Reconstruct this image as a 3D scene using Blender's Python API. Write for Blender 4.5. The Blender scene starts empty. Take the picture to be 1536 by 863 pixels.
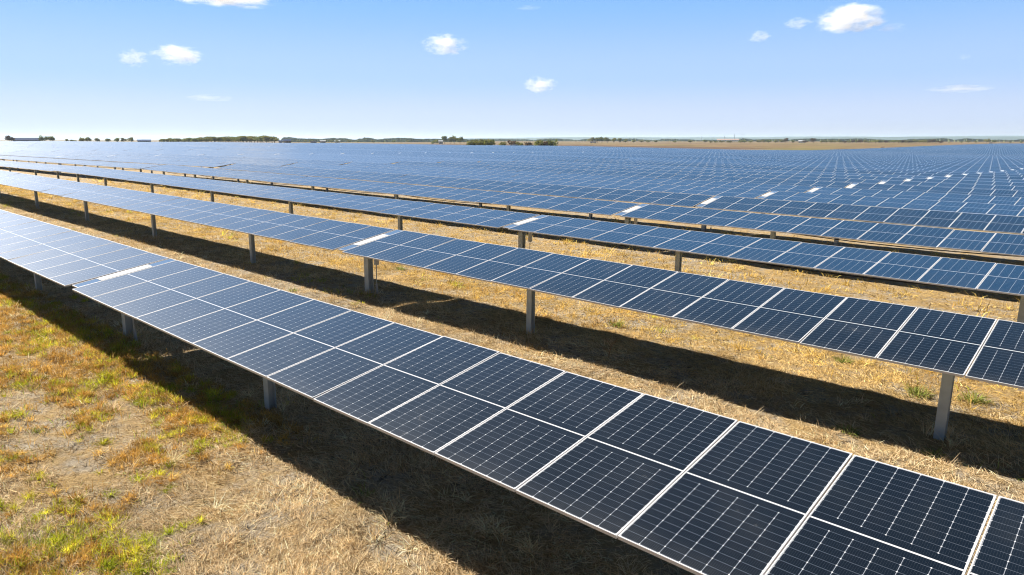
import bpy, bmesh, math, random
import numpy as np
from mathutils import Vector, Matrix

scene = bpy.context.scene
COL = scene.collection
R = math.radians
random.seed(7)
rng = np.random.default_rng(11)

# ------------------------------------------------------------------ camera, sky, sun, exposure
CAM_Z = 4.7                                   # camera height above the ground below it
F_PX, PITCH = 1064.9, R(11.80)
cam_data = bpy.data.cameras.new("camera")
cam_data.sensor_width = 36.0
cam_data.lens = F_PX / 1536 * 36
cam_data.clip_start = 0.1
cam_data.clip_end = 60000
cam = bpy.data.objects.new("camera", cam_data)
COL.objects.link(cam)
cam.location = (0, 0, CAM_Z)
cam.rotation_euler = (R(90) - PITCH, 0, 0)
scene.camera = cam

AZ = R(47.59)                                 # the rows run 47.6 degrees left of the view
D2 = np.array([-math.sin(AZ), math.cos(AZ)])  # along the rows, away to the left  (s)
N2 = np.array([math.cos(AZ), math.sin(AZ)])   # across the rows, away to the right (n)

SUN_DIR = Vector((D2[0] * 1.35 - N2[0] * 0.158, D2[1] * 1.35 - N2[1] * 0.158, 1.0)).normalized()
SUN_EL = math.asin(SUN_DIR.z)
SUN_AZ = math.atan2(SUN_DIR.x, SUN_DIR.y)     # clockwise from +Y

world = bpy.data.worlds.new("World")
scene.world = world
world.use_nodes = True
wn = world.node_tree.nodes
wl = world.node_tree.links
bg = wn["Background"]
sky = wn.new("ShaderNodeTexSky")
sky.sky_type = 'NISHITA'
sky.sun_disc = False
sky.sun_elevation = SUN_EL
sky.sun_rotation = SUN_AZ
sky.altitude = 150
sky.air_density = 1.0
sky.dust_density = 0.1
sky.ozone_density = 2.0
EXPOSURE = 1.52
SKY_STRENGTH = 0.06
# the clear air of the day: Nishita for the glow round the sun, evened out by height above the horizon
K_SKY = 1.0 / (SKY_STRENGTH * 2 ** EXPOSURE)
tc = wn.new("ShaderNodeTexCoord")
sp = wn.new("ShaderNodeSeparateXYZ")
wl.new(tc.outputs["Generated"], sp.inputs[0])
rampn = wn.new("ShaderNodeValToRGB")
rampn.color_ramp.interpolation = 'EASE'
STOPS = [(0.0, (0.60, 0.66, 0.82)), (0.030, (0.60, 0.70, 0.93)), (0.085, (0.45, 0.64, 0.98)), (0.19, (0.26, 0.53, 0.98)), (0.36, (0.10, 0.39, 0.84)), (0.60, (0.032, 0.10, 0.19)), (1.0, (0.014, 0.034, 0.07))]
els = rampn.color_ramp.elements
while len(els) < len(STOPS):
    els.new(0.5)
for e, (pos, c) in zip(els, STOPS):
    e.position = pos
    e.color = (*c, 1)
wl.new(sp.outputs[2], rampn.inputs[0])


def wmix(mode, fac, a, b):
    n = wn.new("ShaderNodeMix")
    n.data_type = 'RGBA'
    n.blend_type = mode
    n.inputs[0].default_value = fac
    for s_, v_ in ((n.inputs[6], a), (n.inputs[7], b)):
        if isinstance(v_, tuple):
            s_.default_value = v_
        else:
            wl.new(v_, s_)
    return n.outputs[2]


graded = wmix('MULTIPLY', 1.0, sky.outputs[0], (0.80, 1.0, 1.45, 1))
air = wmix('MULTIPLY', 1.0, rampn.outputs[0], (K_SKY, K_SKY, K_SKY, 1))
blend = wmix('MIX', 0.92, graded, air)
# sky dimmed away from the view direction, to cut fill light in the shadows
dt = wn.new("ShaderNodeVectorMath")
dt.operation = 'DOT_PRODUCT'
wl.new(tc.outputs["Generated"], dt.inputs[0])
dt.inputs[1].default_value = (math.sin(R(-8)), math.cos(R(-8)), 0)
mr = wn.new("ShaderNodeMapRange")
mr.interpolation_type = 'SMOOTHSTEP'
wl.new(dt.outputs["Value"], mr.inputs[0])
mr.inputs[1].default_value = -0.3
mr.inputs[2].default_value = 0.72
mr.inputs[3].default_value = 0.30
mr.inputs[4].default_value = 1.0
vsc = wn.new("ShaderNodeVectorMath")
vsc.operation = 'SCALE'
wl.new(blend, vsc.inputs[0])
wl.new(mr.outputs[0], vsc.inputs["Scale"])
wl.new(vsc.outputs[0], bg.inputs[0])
bg.inputs[1].default_value = SKY_STRENGTH

sun_data = bpy.data.lights.new("sun", 'SUN')
sun_data.energy = 5.0
sun_data.angle = R(0.53)
sun_data.color = (1.0, 0.93, 0.82)
sun = bpy.data.objects.new("sun", sun_data)
COL.objects.link(sun)
sun.rotation_euler = (-SUN_DIR).to_track_quat('-Z', 'Y').to_euler()

vs = scene.view_settings
scene.display_settings.display_device = 'sRGB'
vs.view_transform = 'Standard'
vs.look = 'None'
vs.gamma = 1.0
vs.exposure = EXPOSURE
vs.use_curve_mapping = False
cy = scene.cycles
cy.max_bounces = 8
cy.diffuse_bounces = 3
cy.glossy_bounces = 3
cy.transmission_bounces = 3
cy.transparent_max_bounces = 8
cy.volume_bounces = 10
cy.max_bounces = 12
cy.sample_clamp_indirect = 4.0
cy.filter_width = 1.15
cy.use_denoising = True
cy.denoiser = 'OPENIMAGEDENOISE'
cy.denoising_prefilter = 'ACCURATE'


# ------------------------------------------------------------------ small helpers
def W(n, s, z=0.0):
    return Vector((N2[0] * n + D2[0] * s, N2[1] * n + D2[1] * s, z))


def ray(px, py):
    """direction of a photograph pixel (1536 x 863)"""
    c, s = math.cos(PITCH), math.sin(PITCH)
    x, y, z = (px - 768) / F_PX, 1.0, -(py - 431.5) / F_PX
    return Vector((x, y * c + z * s, -y * s + z * c))


def at(px, dist):
    """plan position in the direction of a pixel column near the horizon, at a plan distance"""
    r = ray(px, 209)
    k = dist / math.hypot(r.x, r.y)
    return r.x * k, r.y * k


def to_ns(x, y):
    return N2[0] * x + N2[1] * y, D2[0] * x + D2[1] * y


# heights of the tracker tables above/below the camera, over (n, s)
GN = np.array([-60, 0, 32, 50, 80, 150, 250, 433, 540, 780, 1100], float)
GS = np.array([-80, 0, 17, 70, 165, 270, 400, 600], float)
GZ = np.array([
    #-60    0     32    50    80    150   250   433   540   780   1100
    [-3.92, -3.92, -3.95, -4.15, -4.5, -5.5, -6.9, -8.6, -7.7, -6.4, -5.6],
    [-3.08, -3.08, -3.12, -3.30, -3.68, -4.6, -6.0, -7.8, -6.8, -5.6, -5.0],
    [-2.90, -2.90, -2.94, -3.17, -3.57, -4.4, -5.8, -7.8, -6.8, -5.6, -5.0],
    [-2.30, -2.30, -2.38, -2.62, -3.00, -3.8, -5.0, -7.6, -6.6, -5.4, -4.8],
    [-2.30, -2.30, -2.38, -2.30, -2.35, -2.8, -3.9, -6.4, -6.4, -5.2, -4.6],
    [-2.10, -2.10, -2.10, -2.05, -2.00, -2.1, -2.9, -5.0, -5.5, -5.0, -4.6],
    [-1.90, -1.90, -1.90, -1.85, -1.80, -1.8, -2.1, -4.0, -4.6, -4.6, -4.5],
    [-1.30, -1.30, -1.30, -1.25, -1.20, -1.3, -1.8, -3.0, -3.8, -4.2, -4.3],
])
TABLE_H = 1.55


def table_z(n, s):
    n = np.clip(np.asarray(n, float), GN[0], GN[-1])
    s = np.clip(np.asarray(s, float), GS[0], GS[-1])
    i = np.clip(np.searchsorted(GN, n) - 1, 0, len(GN) - 2)
    j = np.clip(np.searchsorted(GS, s) - 1, 0, len(GS) - 2)
    a = (n - GN[i]) / (GN[i + 1] - GN[i])
    b = (s - GS[j]) / (GS[j + 1] - GS[j])
    return ((GZ[j, i] * (1 - a) + GZ[j, i + 1] * a) * (1 - b) + (GZ[j + 1, i] * (1 - a) + GZ[j + 1, i + 1] * a) * b) + CAM_Z


def ground_z(n, s):
    n = np.asarray(n, float)
    s = np.asarray(s, float)
    z = table_z(n, s) - TABLE_H
    dist = np.hypot(n, s)
    t = np.clip((dist - 700) / 900, 0, 1)      # beyond the array the land settles to one level
    t = t * t * (3 - 2 * t)
    return z * (1 - t) + (CAM_Z - 6.6) * t


def hash2(i, j, seed):
    v = np.sin(i * 127.1 + j * 311.7 + seed * 74.7) * 43758.5453
    return v - np.floor(v)


def vnoise(x, y, seed=0):
    i, j = np.floor(x), np.floor(y)
    a, b = x - i, y - j
    a = a * a * (3 - 2 * a)
    b = b * b * (3 - 2 * b)
    return (hash2(i, j, seed) * (1 - a) + hash2(i + 1, j, seed) * a) * (1 - b) + \
           (hash2(i, j + 1, seed) * (1 - a) + hash2(i + 1, j + 1, seed) * a) * b


def fbm(x, y, seed=0, octaves=3):
    t, amp, tot = 0, 1.0, 0.0
    for o in range(octaves):
        t = t + amp * vnoise(x * 2 ** o, y * 2 ** o, seed + o * 5)
        tot += amp
        amp *= 0.5
    return t / tot


class Geo:
    """collects simple solids and builds them as one mesh object"""

    def __init__(self):
        self.v, self.f, self.m, self.uv = [], [], [], {}

    def quad(self, pts, mi=0, uv=None):
        b = len(self.v)
        self.v += [tuple(p) for p in pts]
        if uv:
            self.uv[len(self.f)] = uv
        self.f.append(tuple(range(b, b + len(pts))))
        self.m.append(mi)

    def box(self, c, size, mi=0, M=None, top_uv=None, skip=()):
        x, y, z = (q / 2 for q in size)
        P = [Vector((sx * x + c[0], sy * y + c[1], sz * z + c[2])) for sz in (-1, 1) for sy in (-1, 1) for sx in (-1, 1)]
        if M is not None:
            P = [M @ p for p in P]
        for k, q in enumerate(((0, 2, 3, 1), (4, 5, 7, 6), (0, 1, 5, 4), (2, 6, 7, 3), (0, 4, 6, 2), (1, 3, 7, 5))):
            if k in skip:
                continue
            self.quad([P[i] for i in q], mi, top_uv if (k == 1 and top_uv) else None)

    def tube(self, p0, p1, r0, r1=None, sides=8, mi=0, caps=True):
        r1 = r0 if r1 is None else r1
        p0, p1 = Vector(p0), Vector(p1)
        ax = (p1 - p0).normalized()
        u = ax.orthogonal().normalized()
        w = ax.cross(u)
        A = [p0 + (u * math.cos(2 * math.pi * k / sides) + w * math.sin(2 * math.pi * k / sides)) * r0 for k in range(sides)]
        B = [p1 + (u * math.cos(2 * math.pi * k / sides) + w * math.sin(2 * math.pi * k / sides)) * r1 for k in range(sides)]
        for k in range(sides):
            l = (k + 1) % sides
            self.quad([A[k], A[l], B[l], B[k]], mi)
        if caps:
            self.quad(A[::-1], mi)
            self.quad(B, mi)

    def mesh(self, name, mats):
        me = bpy.data.meshes.new(name)
        me.from_pydata(self.v, [], self.f)
        for m in mats if isinstance(mats, (list, tuple)) else [mats]:
            me.materials.append(m)
        me.polygons.foreach_set("material_index", self.m)
        if self.uv:
            ul = me.uv_layers.new(name="UVMap")
            for fi, uvs in self.uv.items():
                ls = me.polygons[fi].loop_start
                for k, q in enumerate(uvs):
                    ul.data[ls + k].uv = q
        me.update()
        return me


def link(name, data, parent=None, loc=(0, 0, 0), rot=(0, 0, 0)):
    o = bpy.data.objects.new(name, data)
    COL.objects.link(o)
    o.parent = parent
    o.location = loc
    o.rotation_euler = rot
    return o


def tag(o, label=None, cat=None, group=None, kind=None):
    if label:
        o["label"] = label
    if cat:
        o["category"] = cat
    if group:
        o["group"] = group
    if kind:
        o["kind"] = kind
    return o


# ------------------------------------------------------------------ materials
class NT:
    def __init__(self, name):
        self.mat = bpy.data.materials.new(name)
        self.mat.use_nodes = True
        self.t = self.mat.node_tree
        self.n, self.l = self.t.nodes, self.t.links
        self.b = self.n["Principled BSDF"]

    def add(self, kind, **kw):
        n = self.n.new(kind)
        for k, v in kw.items():
            setattr(n, k, v)
        return n

    def put(self, sock, v):
        if isinstance(v, bpy.types.NodeSocket):
            self.l.new(v, sock)
        else:
            sock.default_value = v

    def math(self, op, a, b=0.0, c=None, clamp=False):
        n = self.add("ShaderNodeMath", operation=op, use_clamp=clamp)
        self.put(n.inputs[0], a)
        self.put(n.inputs[1], b)
        if c is not None:
            self.put(n.inputs[2], c)
        return n.outputs[0]

    def mix(self, f, a, b):
        n = self.add("ShaderNodeMix", data_type='RGBA')
        self.put(n.inputs[0], f)
        for s, v in ((n.inputs[6], a), (n.inputs[7], b)):
            if isinstance(v, (tuple, list)):
                v = (*v, 1.0) if len(v) == 3 else v
            self.put(s, v)
        return n.outputs[2]

    def noise(self, vec, scale, detail=3.0, rough=0.55, dim='3D'):
        n = self.add("ShaderNodeTexNoise", noise_dimensions=dim)
        if vec is not None:
            self.l.new(vec, n.inputs["Vector"])
        n.inputs["Scale"].default_value = scale
        n.inputs["Detail"].default_value = detail
        n.inputs["Roughness"].default_value = rough
        return n.outputs[0]

    def ramp(self, v, lo, hi):
        n = self.add("ShaderNodeMapRange", interpolation_type='SMOOTHSTEP')
        self.put(n.inputs[0], v)
        n.inputs[1].default_value = lo
        n.inputs[2].default_value = hi
        return n.outputs[0]

    def bump(self, h, strength, dist):
        n = self.add("ShaderNodeBump")
        n.inputs["Strength"].default_value = strength
        n.inputs["Distance"].default_value = dist
        self.l.new(h, n.inputs["Height"])
        self.l.new(n.outputs[0], self.b.inputs["Normal"])


def simple(name, col, rough=0.6, metal=0.0, var=0.12, scale=8.0):
    t = NT(name)
    obj = t.add("ShaderNodeTexCoord").outputs["Object"]
    nz = t.noise(obj, scale, 4)
    a = tuple(c * (1 - var) for c in col)
    b = tuple(min(1, c * (1 + var)) for c in col)
    t.l.new(t.mix(nz, a, b), t.b.inputs["Base Color"])
    t.b.inputs["Roughness"].default_value = rough
    t.b.inputs["Metallic"].default_value = metal
    if rough >= 0.8:
        t.b.inputs["Specular IOR Level"].default_value = 0.08
    return t.mat


MOD_P, MOD_W, MOD_L = 1.150, 1.134, 2.256     # pitch along the row, width, length across the row


def panel_material():
    t = NT("solar_glass")
    uv = t.add("ShaderNodeUVMap", uv_map="UVMap").outputs[0]
    sep = t.add("ShaderNodeSeparateXYZ")
    t.l.new(uv, sep.inputs[0])
    u, v = sep.outputs[0], sep.outputs[1]
    au, av = t.math('ABSOLUTE', u), t.math('ABSOLUTE', v)
    border = t.math('MAXIMUM', t.math('GREATER_THAN', au, 0.5525), t.math('GREATER_THAN', av, 1.1135))
    mid = t.math('LESS_THAN', av, 0.0095)
    white = t.math('MAXIMUM', border, mid)
    # six cells across, twelve half cells each side of the middle bar
    fu = t.math('FRACT', t.math('DIVIDE', t.math('ADD', u, 0.552), 0.184))
    du = t.math('MULTIPLY', t.math('MINIMUM', fu, t.math('SUBTRACT', 1.0, fu)), 0.184)
    fv = t.math('FRACT', t.math('DIVIDE', t.math('SUBTRACT', av, 0.009), 0.0915))
    dv = t.math('MULTIPLY', t.math('MINIMUM', fv, t.math('SUBTRACT', 1.0, fv)), 0.0915)
    inner = t.math('GREATER_THAN', av, 0.009 + 0.0915 * 0.92)
    lu = t.math('MULTIPLY', t.math('LESS_THAN', du, 0.0022), inner)
    lv = t.math('LESS_THAN', dv, 0.0013)
    dot = t.math('MULTIPLY', t.math('LESS_THAN', t.math('ADD', du, dv), 0.0085), inner)
    fb = t.math('FRACT', t.math('DIVIDE', t.math('ADD', u, 0.546), 0.0182))
    bus = t.math('LESS_THAN', t.math('ABSOLUTE', t.math('SUBTRACT', fb, 0.5)), 0.035)
    oi = t.add("ShaderNodeObjectInfo").outputs["Random"]
    geo = t.add("ShaderNodeNewGeometry").outputs["Position"]
    cell = t.mix(oi, (0.0022, 0.0034, 0.0056), (0.0048, 0.0072, 0.0115))
    cell = t.mix(t.math('MULTIPLY', bus, 0.40), cell, (0.06, 0.07, 0.085))
    cell = t.mix(t.math('MULTIPLY', lv, 0.50), cell, (0.24, 0.28, 0.36))
    cell = t.mix(t.math('MULTIPLY', lu, 0.70), cell, (0.33, 0.36, 0.42))
    cell = t.mix(t.math('MULTIPLY', dot, 0.75), cell, (0.66, 0.67, 0.70))
    # dust: an even film, with a few smears
    n1 = t.noise(geo, 1.1, 4, 0.6)
    n2 = t.noise(geo, 9.0, 4, 0.7)
    film = t.math('MULTIPLY', t.ramp(n1, 0.45, 0.85), 0.02)
    smear = t.math('MULTIPLY', t.math('MULTIPLY', t.ramp(n1, 0.62, 0.72), t.ramp(n2, 0.55, 0.75)), 0.24)
    low_edge = t.math('MULTIPLY', t.ramp(v, -0.80, -1.10), 0.035)
    film = t.math('ADD', film, t.math('MULTIPLY', low_edge, n2))
    cell = t.mix(t.math('ADD', film, smear), cell, (0.50, 0.48, 0.44))
    col = t.mix(white, cell, (0.54, 0.54, 0.56))
    # a few bird droppings
    vo = t.add("ShaderNodeTexVoronoi", feature='F1')
    t.l.new(geo, vo.inputs["Vector"])
    vo.inputs["Scale"].default_value = 1.3
    vsep = t.add("ShaderNodeSeparateColor")
    t.l.new(vo.outputs["Color"], vsep.inputs[0])
    spot = t.math('MULTIPLY', t.math('LESS_THAN', t.math('ADD', vo.outputs["Distance"], t.math('MULTIPLY', n2, 0.03)), 0.035), t.math('GREATER_THAN', vsep.outputs[0], 0.80))
    col = t.mix(t.math('MULTIPLY', spot, 0.5), col, (0.42, 0.42, 0.40))
    t.l.new(col, t.b.inputs["Base Color"])
    t.put(t.b.inputs["Roughness"], t.math('ADD', 0.10, t.math('MULTIPLY', n1, 0.10)))
    t.b.inputs["IOR"].default_value = 1.75
    t.b.inputs["Coat Weight"].default_value = 0.27      # the fine dust film that glares towards the sun
    t.b.inputs["Coat Roughness"].default_value = 0.47
    t.b.inputs["Coat IOR"].default_value = 1.5
    return t.mat


def ground_material():
    t = NT("ground_soil")
    geo = t.add("ShaderNodeNewGeometry").outputs["Position"]
    n_big = t.noise(geo, 0.22, 4, 0.6)
    n_mid = t.noise(geo, 1.6, 5, 0.65)
    n_fine = t.noise(geo, 22.0, 6, 0.75)
    soil = t.mix(n_fine, (0.15, 0.12, 0.085), (0.52, 0.45, 0.35))
    litter = t.mix(n_fine, (0.16, 0.095, 0.036), (0.54, 0.385, 0.175))
    clod = t.ramp(t.noise(geo, 6.0, 4, 0.75), 0.53, 0.62)
    soil = t.mix(t.math('MULTIPLY', clod, 0.85), soil, (0.035, 0.027, 0.020))
    near = t.mix(t.ramp(t.math('ADD', t.math('MULTIPLY', n_mid, 0.6), t.math('MULTIPLY', n_big, 0.4)), 0.40, 0.58), soil, litter)
    # open fields beyond the array: tan stubble, olive patches, one ploughed brown strip
    f1 = t.noise(geo, 0.006, 4, 0.6)
    f2 = t.noise(geo, 0.02, 5, 0.7)
    field = t.mix(t.ramp(f2, 0.35, 0.65), (0.095, 0.060, 0.026), (0.20, 0.135, 0.060))
    field = t.mix(t.math('MULTIPLY', t.ramp(f1, 0.52, 0.62), 0.65), field, (0.13, 0.125, 0.032))
    field = t.mix(t.math('MULTIPLY', t.ramp(f1, 0.46, 0.36), 0.8), field, (0.135, 0.08, 0.048))
    # the ploughed strip behind the middle of the array
    dn, ds = t.add("ShaderNodeVectorMath", operation='DOT_PRODUCT'), t.add("ShaderNodeVectorMath", operation='DOT_PRODUCT')
    for q, ax in ((dn, N2), (ds, D2)):
        t.l.new(geo, q.inputs[0])
        q.inputs[1].default_value = (ax[0], ax[1], 0)
    vn, vs_ = dn.outputs["Value"], ds.outputs["Value"]
    plough = t.math('MULTIPLY', t.math('MULTIPLY', t.ramp(vs_, 236, 250), t.ramp(vs_, 980, 900)), t.math('MULTIPLY', t.ramp(vn, 235, 255), t.ramp(vn, 620, 560)))
    field = t.mix(t.math('MULTIPLY', plough, 0.8), field, (0.085, 0.048, 0.030))
    ln = t.add("ShaderNodeVectorMath", operation='LENGTH')
    t.l.new(geo, ln.inputs[0])
    col = t.mix(t.ramp(ln.outputs["Value"], 90, 260), near, field)
    t.l.new(col, t.b.inputs["Base Color"])
    t.b.inputs["Roughness"].default_value = 0.95
    t.b.inputs["Specular IOR Level"].default_value = 0.15
    h = t.math('ADD', t.math('MULTIPLY', n_mid, 0.6), t.math('MULTIPLY', n_fine, 0.4))
    t.bump(h, 1.0, 0.18)
    return t.mat


def blade_material(name, trans=0.35):
    t = NT(name)
    a = t.add("ShaderNodeAttribute", attribute_name="Col").outputs["Color"]
    t.n.remove(t.b)
    d = t.add("ShaderNodeBsdfDiffuse")
    tr = t.add("ShaderNodeBsdfTranslucent")
    mx = t.add("ShaderNodeMixShader")
    t.l.new(a, d.inputs[0])
    t.l.new(a, tr.inputs[0])
    mx.inputs[0].default_value = trans
    t.l.new(d.outputs[0], mx.inputs[1])
    t.l.new(tr.outputs[0], mx.inputs[2])
    t.l.new(mx.outputs[0], t.n["Material Output"].inputs[0])
    return t.mat


def leaf_material(name, dark, light, dry):
    t = NT(name)
    oi = t.add("ShaderNodeObjectInfo").outputs["Random"]
    obj = t.add("ShaderNodeTexCoord").outputs["Object"]
    nz = t.noise(obj, 0.9, 3)
    c = t.mix(t.ramp(nz, 0.35, 0.65), dark, light)
    c = t.mix(t.math('MULTIPLY', oi, 0.6), c, dry)
    t.n.remove(t.b)
    d = t.add("ShaderNodeBsdfDiffuse")
    tr = t.add("ShaderNodeBsdfTranslucent")
    mx = t.add("ShaderNodeMixShader")
    t.l.new(c, d.inputs[0])
    t.l.new(c, tr.inputs[0])
    mx.inputs[0].default_value = 0.4
    t.l.new(d.outputs[0], mx.inputs[1])
    t.l.new(tr.outputs[0], mx.inputs[2])
    t.l.new(mx.outputs[0], t.n["Material Output"].inputs[0])
    return t.mat


def cloud_material():
    t = NT("cloud_vapour")
    t.n.remove(t.b)
    obj = t.add("ShaderNodeTexCoord").outputs["Object"]     # unit sphere coordinates
    oi = t.add("ShaderNodeObjectInfo").outputs["Random"]
    off = t.add("ShaderNodeVectorMath", operation='ADD')
    t.l.new(obj, off.inputs[0])
    cmb = t.add("ShaderNodeCombineXYZ")
    for k in range(3):
        t.l.new(t.math('MULTIPLY', oi, 37.0 + 11 * k), cmb.inputs[k])
    t.l.new(cmb.outputs[0], off.inputs[1])
    nz = t.noise(off.outputs[0], 1.9, 8, 0.68)
    ln = t.add("ShaderNodeVectorMath", operation='LENGTH')
    t.l.new(obj, ln.inputs[0])
    body = t.math('SUBTRACT', 1.0, ln.outputs["Value"])
    d = t.math('ADD', t.math('MULTIPLY', body, 0.85), t.math('MULTIPLY', t.math('SUBTRACT', nz, 0.5), 3.2))
    dens = t.math('MULTIPLY', t.ramp(d, 0.16, 0.75), t.ramp(body, 0.0, 0.25))
    at_ = t.add("ShaderNodeAttribute", attribute_type='OBJECT', attribute_name="thickness").outputs["Fac"]
    v = t.add("ShaderNodeVolumeScatter")
    v.inputs["Color"].default_value = (0.93, 0.97, 1.0, 1)
    v.inputs["Anisotropy"].default_value = 0.0
    t.l.new(t.math('MULTIPLY', dens, t.math('MULTIPLY', at_, 0.35)), v.inputs["Density"])
    t.l.new(v.outputs[0], t.n["Material Output"].inputs["Volume"])
    return t.mat


M_GLASS = panel_material()
M_FRAME = simple("anodised_aluminium", (0.54, 0.54, 0.56), 0.42, 0.0, 0.05, 3)
M_GALV = simple("galvanised_steel", (0.42, 0.49, 0.54), 0.5, 0.15, 0.22, 6)
M_DARKSTEEL = simple("dark_steel", (0.12, 0.125, 0.13), 0.5, 0.4, 0.2, 6)
M_PLATE = simple("white_cover_plate", (0.60, 0.60, 0.60), 0.35, 0.0, 0.03, 4)
M_CELLSTRIP = simple("narrow_cell_strip", (0.09, 0.13, 0.20), 0.18, 0.0, 0.1, 10)  # base blue lightened to carry the pale sky reflection
M_GREYBOX = simple("grey_enclosure_paint", (0.50, 0.52, 0.53), 0.5, 0.0, 0.06, 8)
M_CONDUIT = simple("grey_conduit", (0.42, 0.43, 0.44), 0.6, 0.0, 0.1, 8)
M_GROUND = ground_material()
M_BARK = simple("bark", (0.11, 0.085, 0.062), 0.9, 0, 0.3, 3)
M_LEAF = leaf_material("tree_leaves", (0.09, 0.12, 0.030), (0.26, 0.29, 0.06), (0.24, 0.20, 0.06))
M_BRUSH = leaf_material("brush_leaves", (0.10, 0.12, 0.03), (0.30, 0.31, 0.06), (0.24, 0.18, 0.07))
M_DRYBRUSH = leaf_material("dry_brush", (0.07, 0.045, 0.025), (0.15, 0.09, 0.045), (0.10, 0.06, 0.03))
M_HILL = simple("wooded_hills", (0.040, 0.066, 0.052), 0.95, 0, 0.35, 0.004)
M_WHITEWALL = simple("white_wall", (0.74, 0.73, 0.70), 0.7, 0, 0.05, 1)
M_TANWALL = simple("tan_wall", (0.55, 0.43, 0.33), 0.8, 0, 0.08, 1)
M_BLUEROOF = simple("blue_metal_roof", (0.05, 0.08, 0.17), 0.95, 0, 0.1, 1)
M_PINKROOF = simple("faded_red_roof", (0.52, 0.33, 0.28), 0.7, 0, 0.1, 1)
M_GREYROOF = simple("grey_metal_roof", (0.40, 0.42, 0.45), 0.5, 0, 0.1, 1)
M_BARNWALL = simple("slate_wall", (0.10, 0.12, 0.16), 0.9, 0, 0.1, 1)
M_GLASSDARK = simple("dark_window", (0.03, 0.04, 0.05), 0.15, 0, 0.1, 1)
M_CLOUD = cloud_material()

# ------------------------------------------------------------------ ground
def grid_axis(lo, hi, near_lo, near_hi, step, grow=1.16):
    a = list(np.arange(near_lo, near_hi + 1e-6, step))
    d, x = step, near_hi
    while x < hi:
        d *= grow
        x = min(hi, x + d)
        a.append(x)
    d, x = step, near_lo
    while x > lo:
        d *= grow
        x = max(lo, x - d)
        a.insert(0, x)
    return np.array(a)


ga = grid_axis(-13000, 13000, -4, 20, 0.14)
gb = grid_axis(-13000, 13000, 0, 45, 0.20)
NN, SS = np.meshgrid(ga, gb)
ZZ = ground_z(NN, SS)
fade = np.clip(1 - np.hypot(NN, SS) / 70, 0, 1)
ZZ = ZZ + fade * ((fbm(NN * 0.9, SS * 0.9, 3, 3) - 0.5) * 0.10 + (fbm(NN * 3.1, SS * 3.1, 9, 2) - 0.5) * 0.07)
# two shallow wheel tracks curving through the bare patch on the near side
for c0 in (2.75, 3.75):
    dn = NN - (c0 + 0.25 * np.sin((SS - 9) * 0.33))
    ZZ = ZZ - 0.05 * np.exp(-(dn / 0.16) ** 2) * np.clip((SS - 7) / 3, 0, 1) * np.clip((24 - SS) / 6, 0, 1)
V = np.stack([N2[0] * NN + D2[0] * SS, N2[1] * NN + D2[1] * SS, ZZ], -1).reshape(-1, 3)
ny, nx = NN.shape
idx = np.arange(ny * nx).reshape(ny, nx)
Q = np.stack([idx[:-1, :-1], idx[:-1, 1:], idx[1:, 1:], idx[1:, :-1]], -1).reshape(-1, 4)


def raw_mesh(name, V, Q, mat, col=None, smooth=False):
    me = bpy.data.meshes.new(name)
    me.vertices.add(len(V))
    me.vertices.foreach_set("co", np.ascontiguousarray(V, np.float32).ravel())
    me.loops.add(Q.size)
    me.loops.foreach_set("vertex_index", np.ascontiguousarray(Q, np.int32).ravel())
    me.polygons.add(len(Q))
    me.polygons.foreach_set("loop_start", np.arange(0, Q.size, Q.shape[1], dtype=np.int32))
    if smooth:
        me.polygons.foreach_set("use_smooth", np.ones(len(Q), bool))
    me.materials.append(mat)
    if col is not None:
        ca = me.attributes.new("Col", 'FLOAT_COLOR', 'POINT')
        ca.data.foreach_set("color", np.ascontiguousarray(col, np.float32).ravel())
    me.update(calc_edges=True)
    me.validate()
    return me


ground = link("ground", raw_mesh("ground", V, Q, M_GROUND, smooth=True))
tag(ground, "dry straw covered soil of the solar field", "ground", kind="structure")

# low wooded hills along the horizon
hv, hq = [], []
K = 260
for ring, (r0, hbase, hamp, sd) in enumerate(((8200, 22, 30, 2), (10800, 44, 34, 8))):
    base = len(hv)
    for k in range(K + 1):
        a = R(-75 + 150 * k / K)
        rise = min(1.0, max(0.0, (math.degrees(a) + 16) / 22))
        hh = -6.5 + rise * (0.62 * hbase + hamp * float(fbm(np.array(k * 0.045 + sd), np.array(sd * 1.7), sd, 4)))
        hh += rise * 4 * float(vnoise(np.array(k * 0.9), np.array(1.0), sd))
        for rr, zz in ((r0 - 900, -7), (r0 - 300, hh * 0.6), (r0, hh), (r0 + 500, hh * 0.7), (r0 + 1400, -7)):
            hv.append((math.sin(a) * rr, math.cos(a) * rr, zz))
    for k in range(K):
        for j in range(4):
            p = base + k * 5 + j
            hq.append((p, p + 5, p + 6, p + 1))
tag(link("hills", raw_mesh("hills", np.array(hv), np.array(hq), M_HILL, smooth=True)), "low blue wooded hills on the horizon", "hills", kind="structure")

# ------------------------------------------------------------------ solar trackers
N_SIDE = 43
HALF_GAP = 0.23
S_END = HALF_GAP + N_SIDE * MOD_P
DRIVE = 0.13
POSTS = [7.05, 15.75, 24.4, 33.1, 41.7, 47.8, -6.2, -14.8, -23.4, -32.0, -40.6, -47.0]
HUB = TABLE_H - 0.16                           # height of the torque tube axis above the ground
UP = 0.16                                      # glass above the tube axis


def post_geo(heavy):
    g = Geo()
    w, dep, th = (0.19, 0.17, 0.014) if heavy else (0.15, 0.13, 0.010)
    z0, z1 = -0.5, HUB - 0.02
    h, zc = z1 - z0, (z0 + z1) / 2
    g.box((-dep / 2, 0, zc), (th, w, h))
    g.box((dep / 2, 0, zc), (th, w, h))
    g.box((0, 0, zc), (dep - th - 0.002, th, h))
    if not heavy:
        g.box((0, 0, HUB - 0.005), (0.16, 0.07, 0.15))          # bearing housing
    return g


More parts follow.
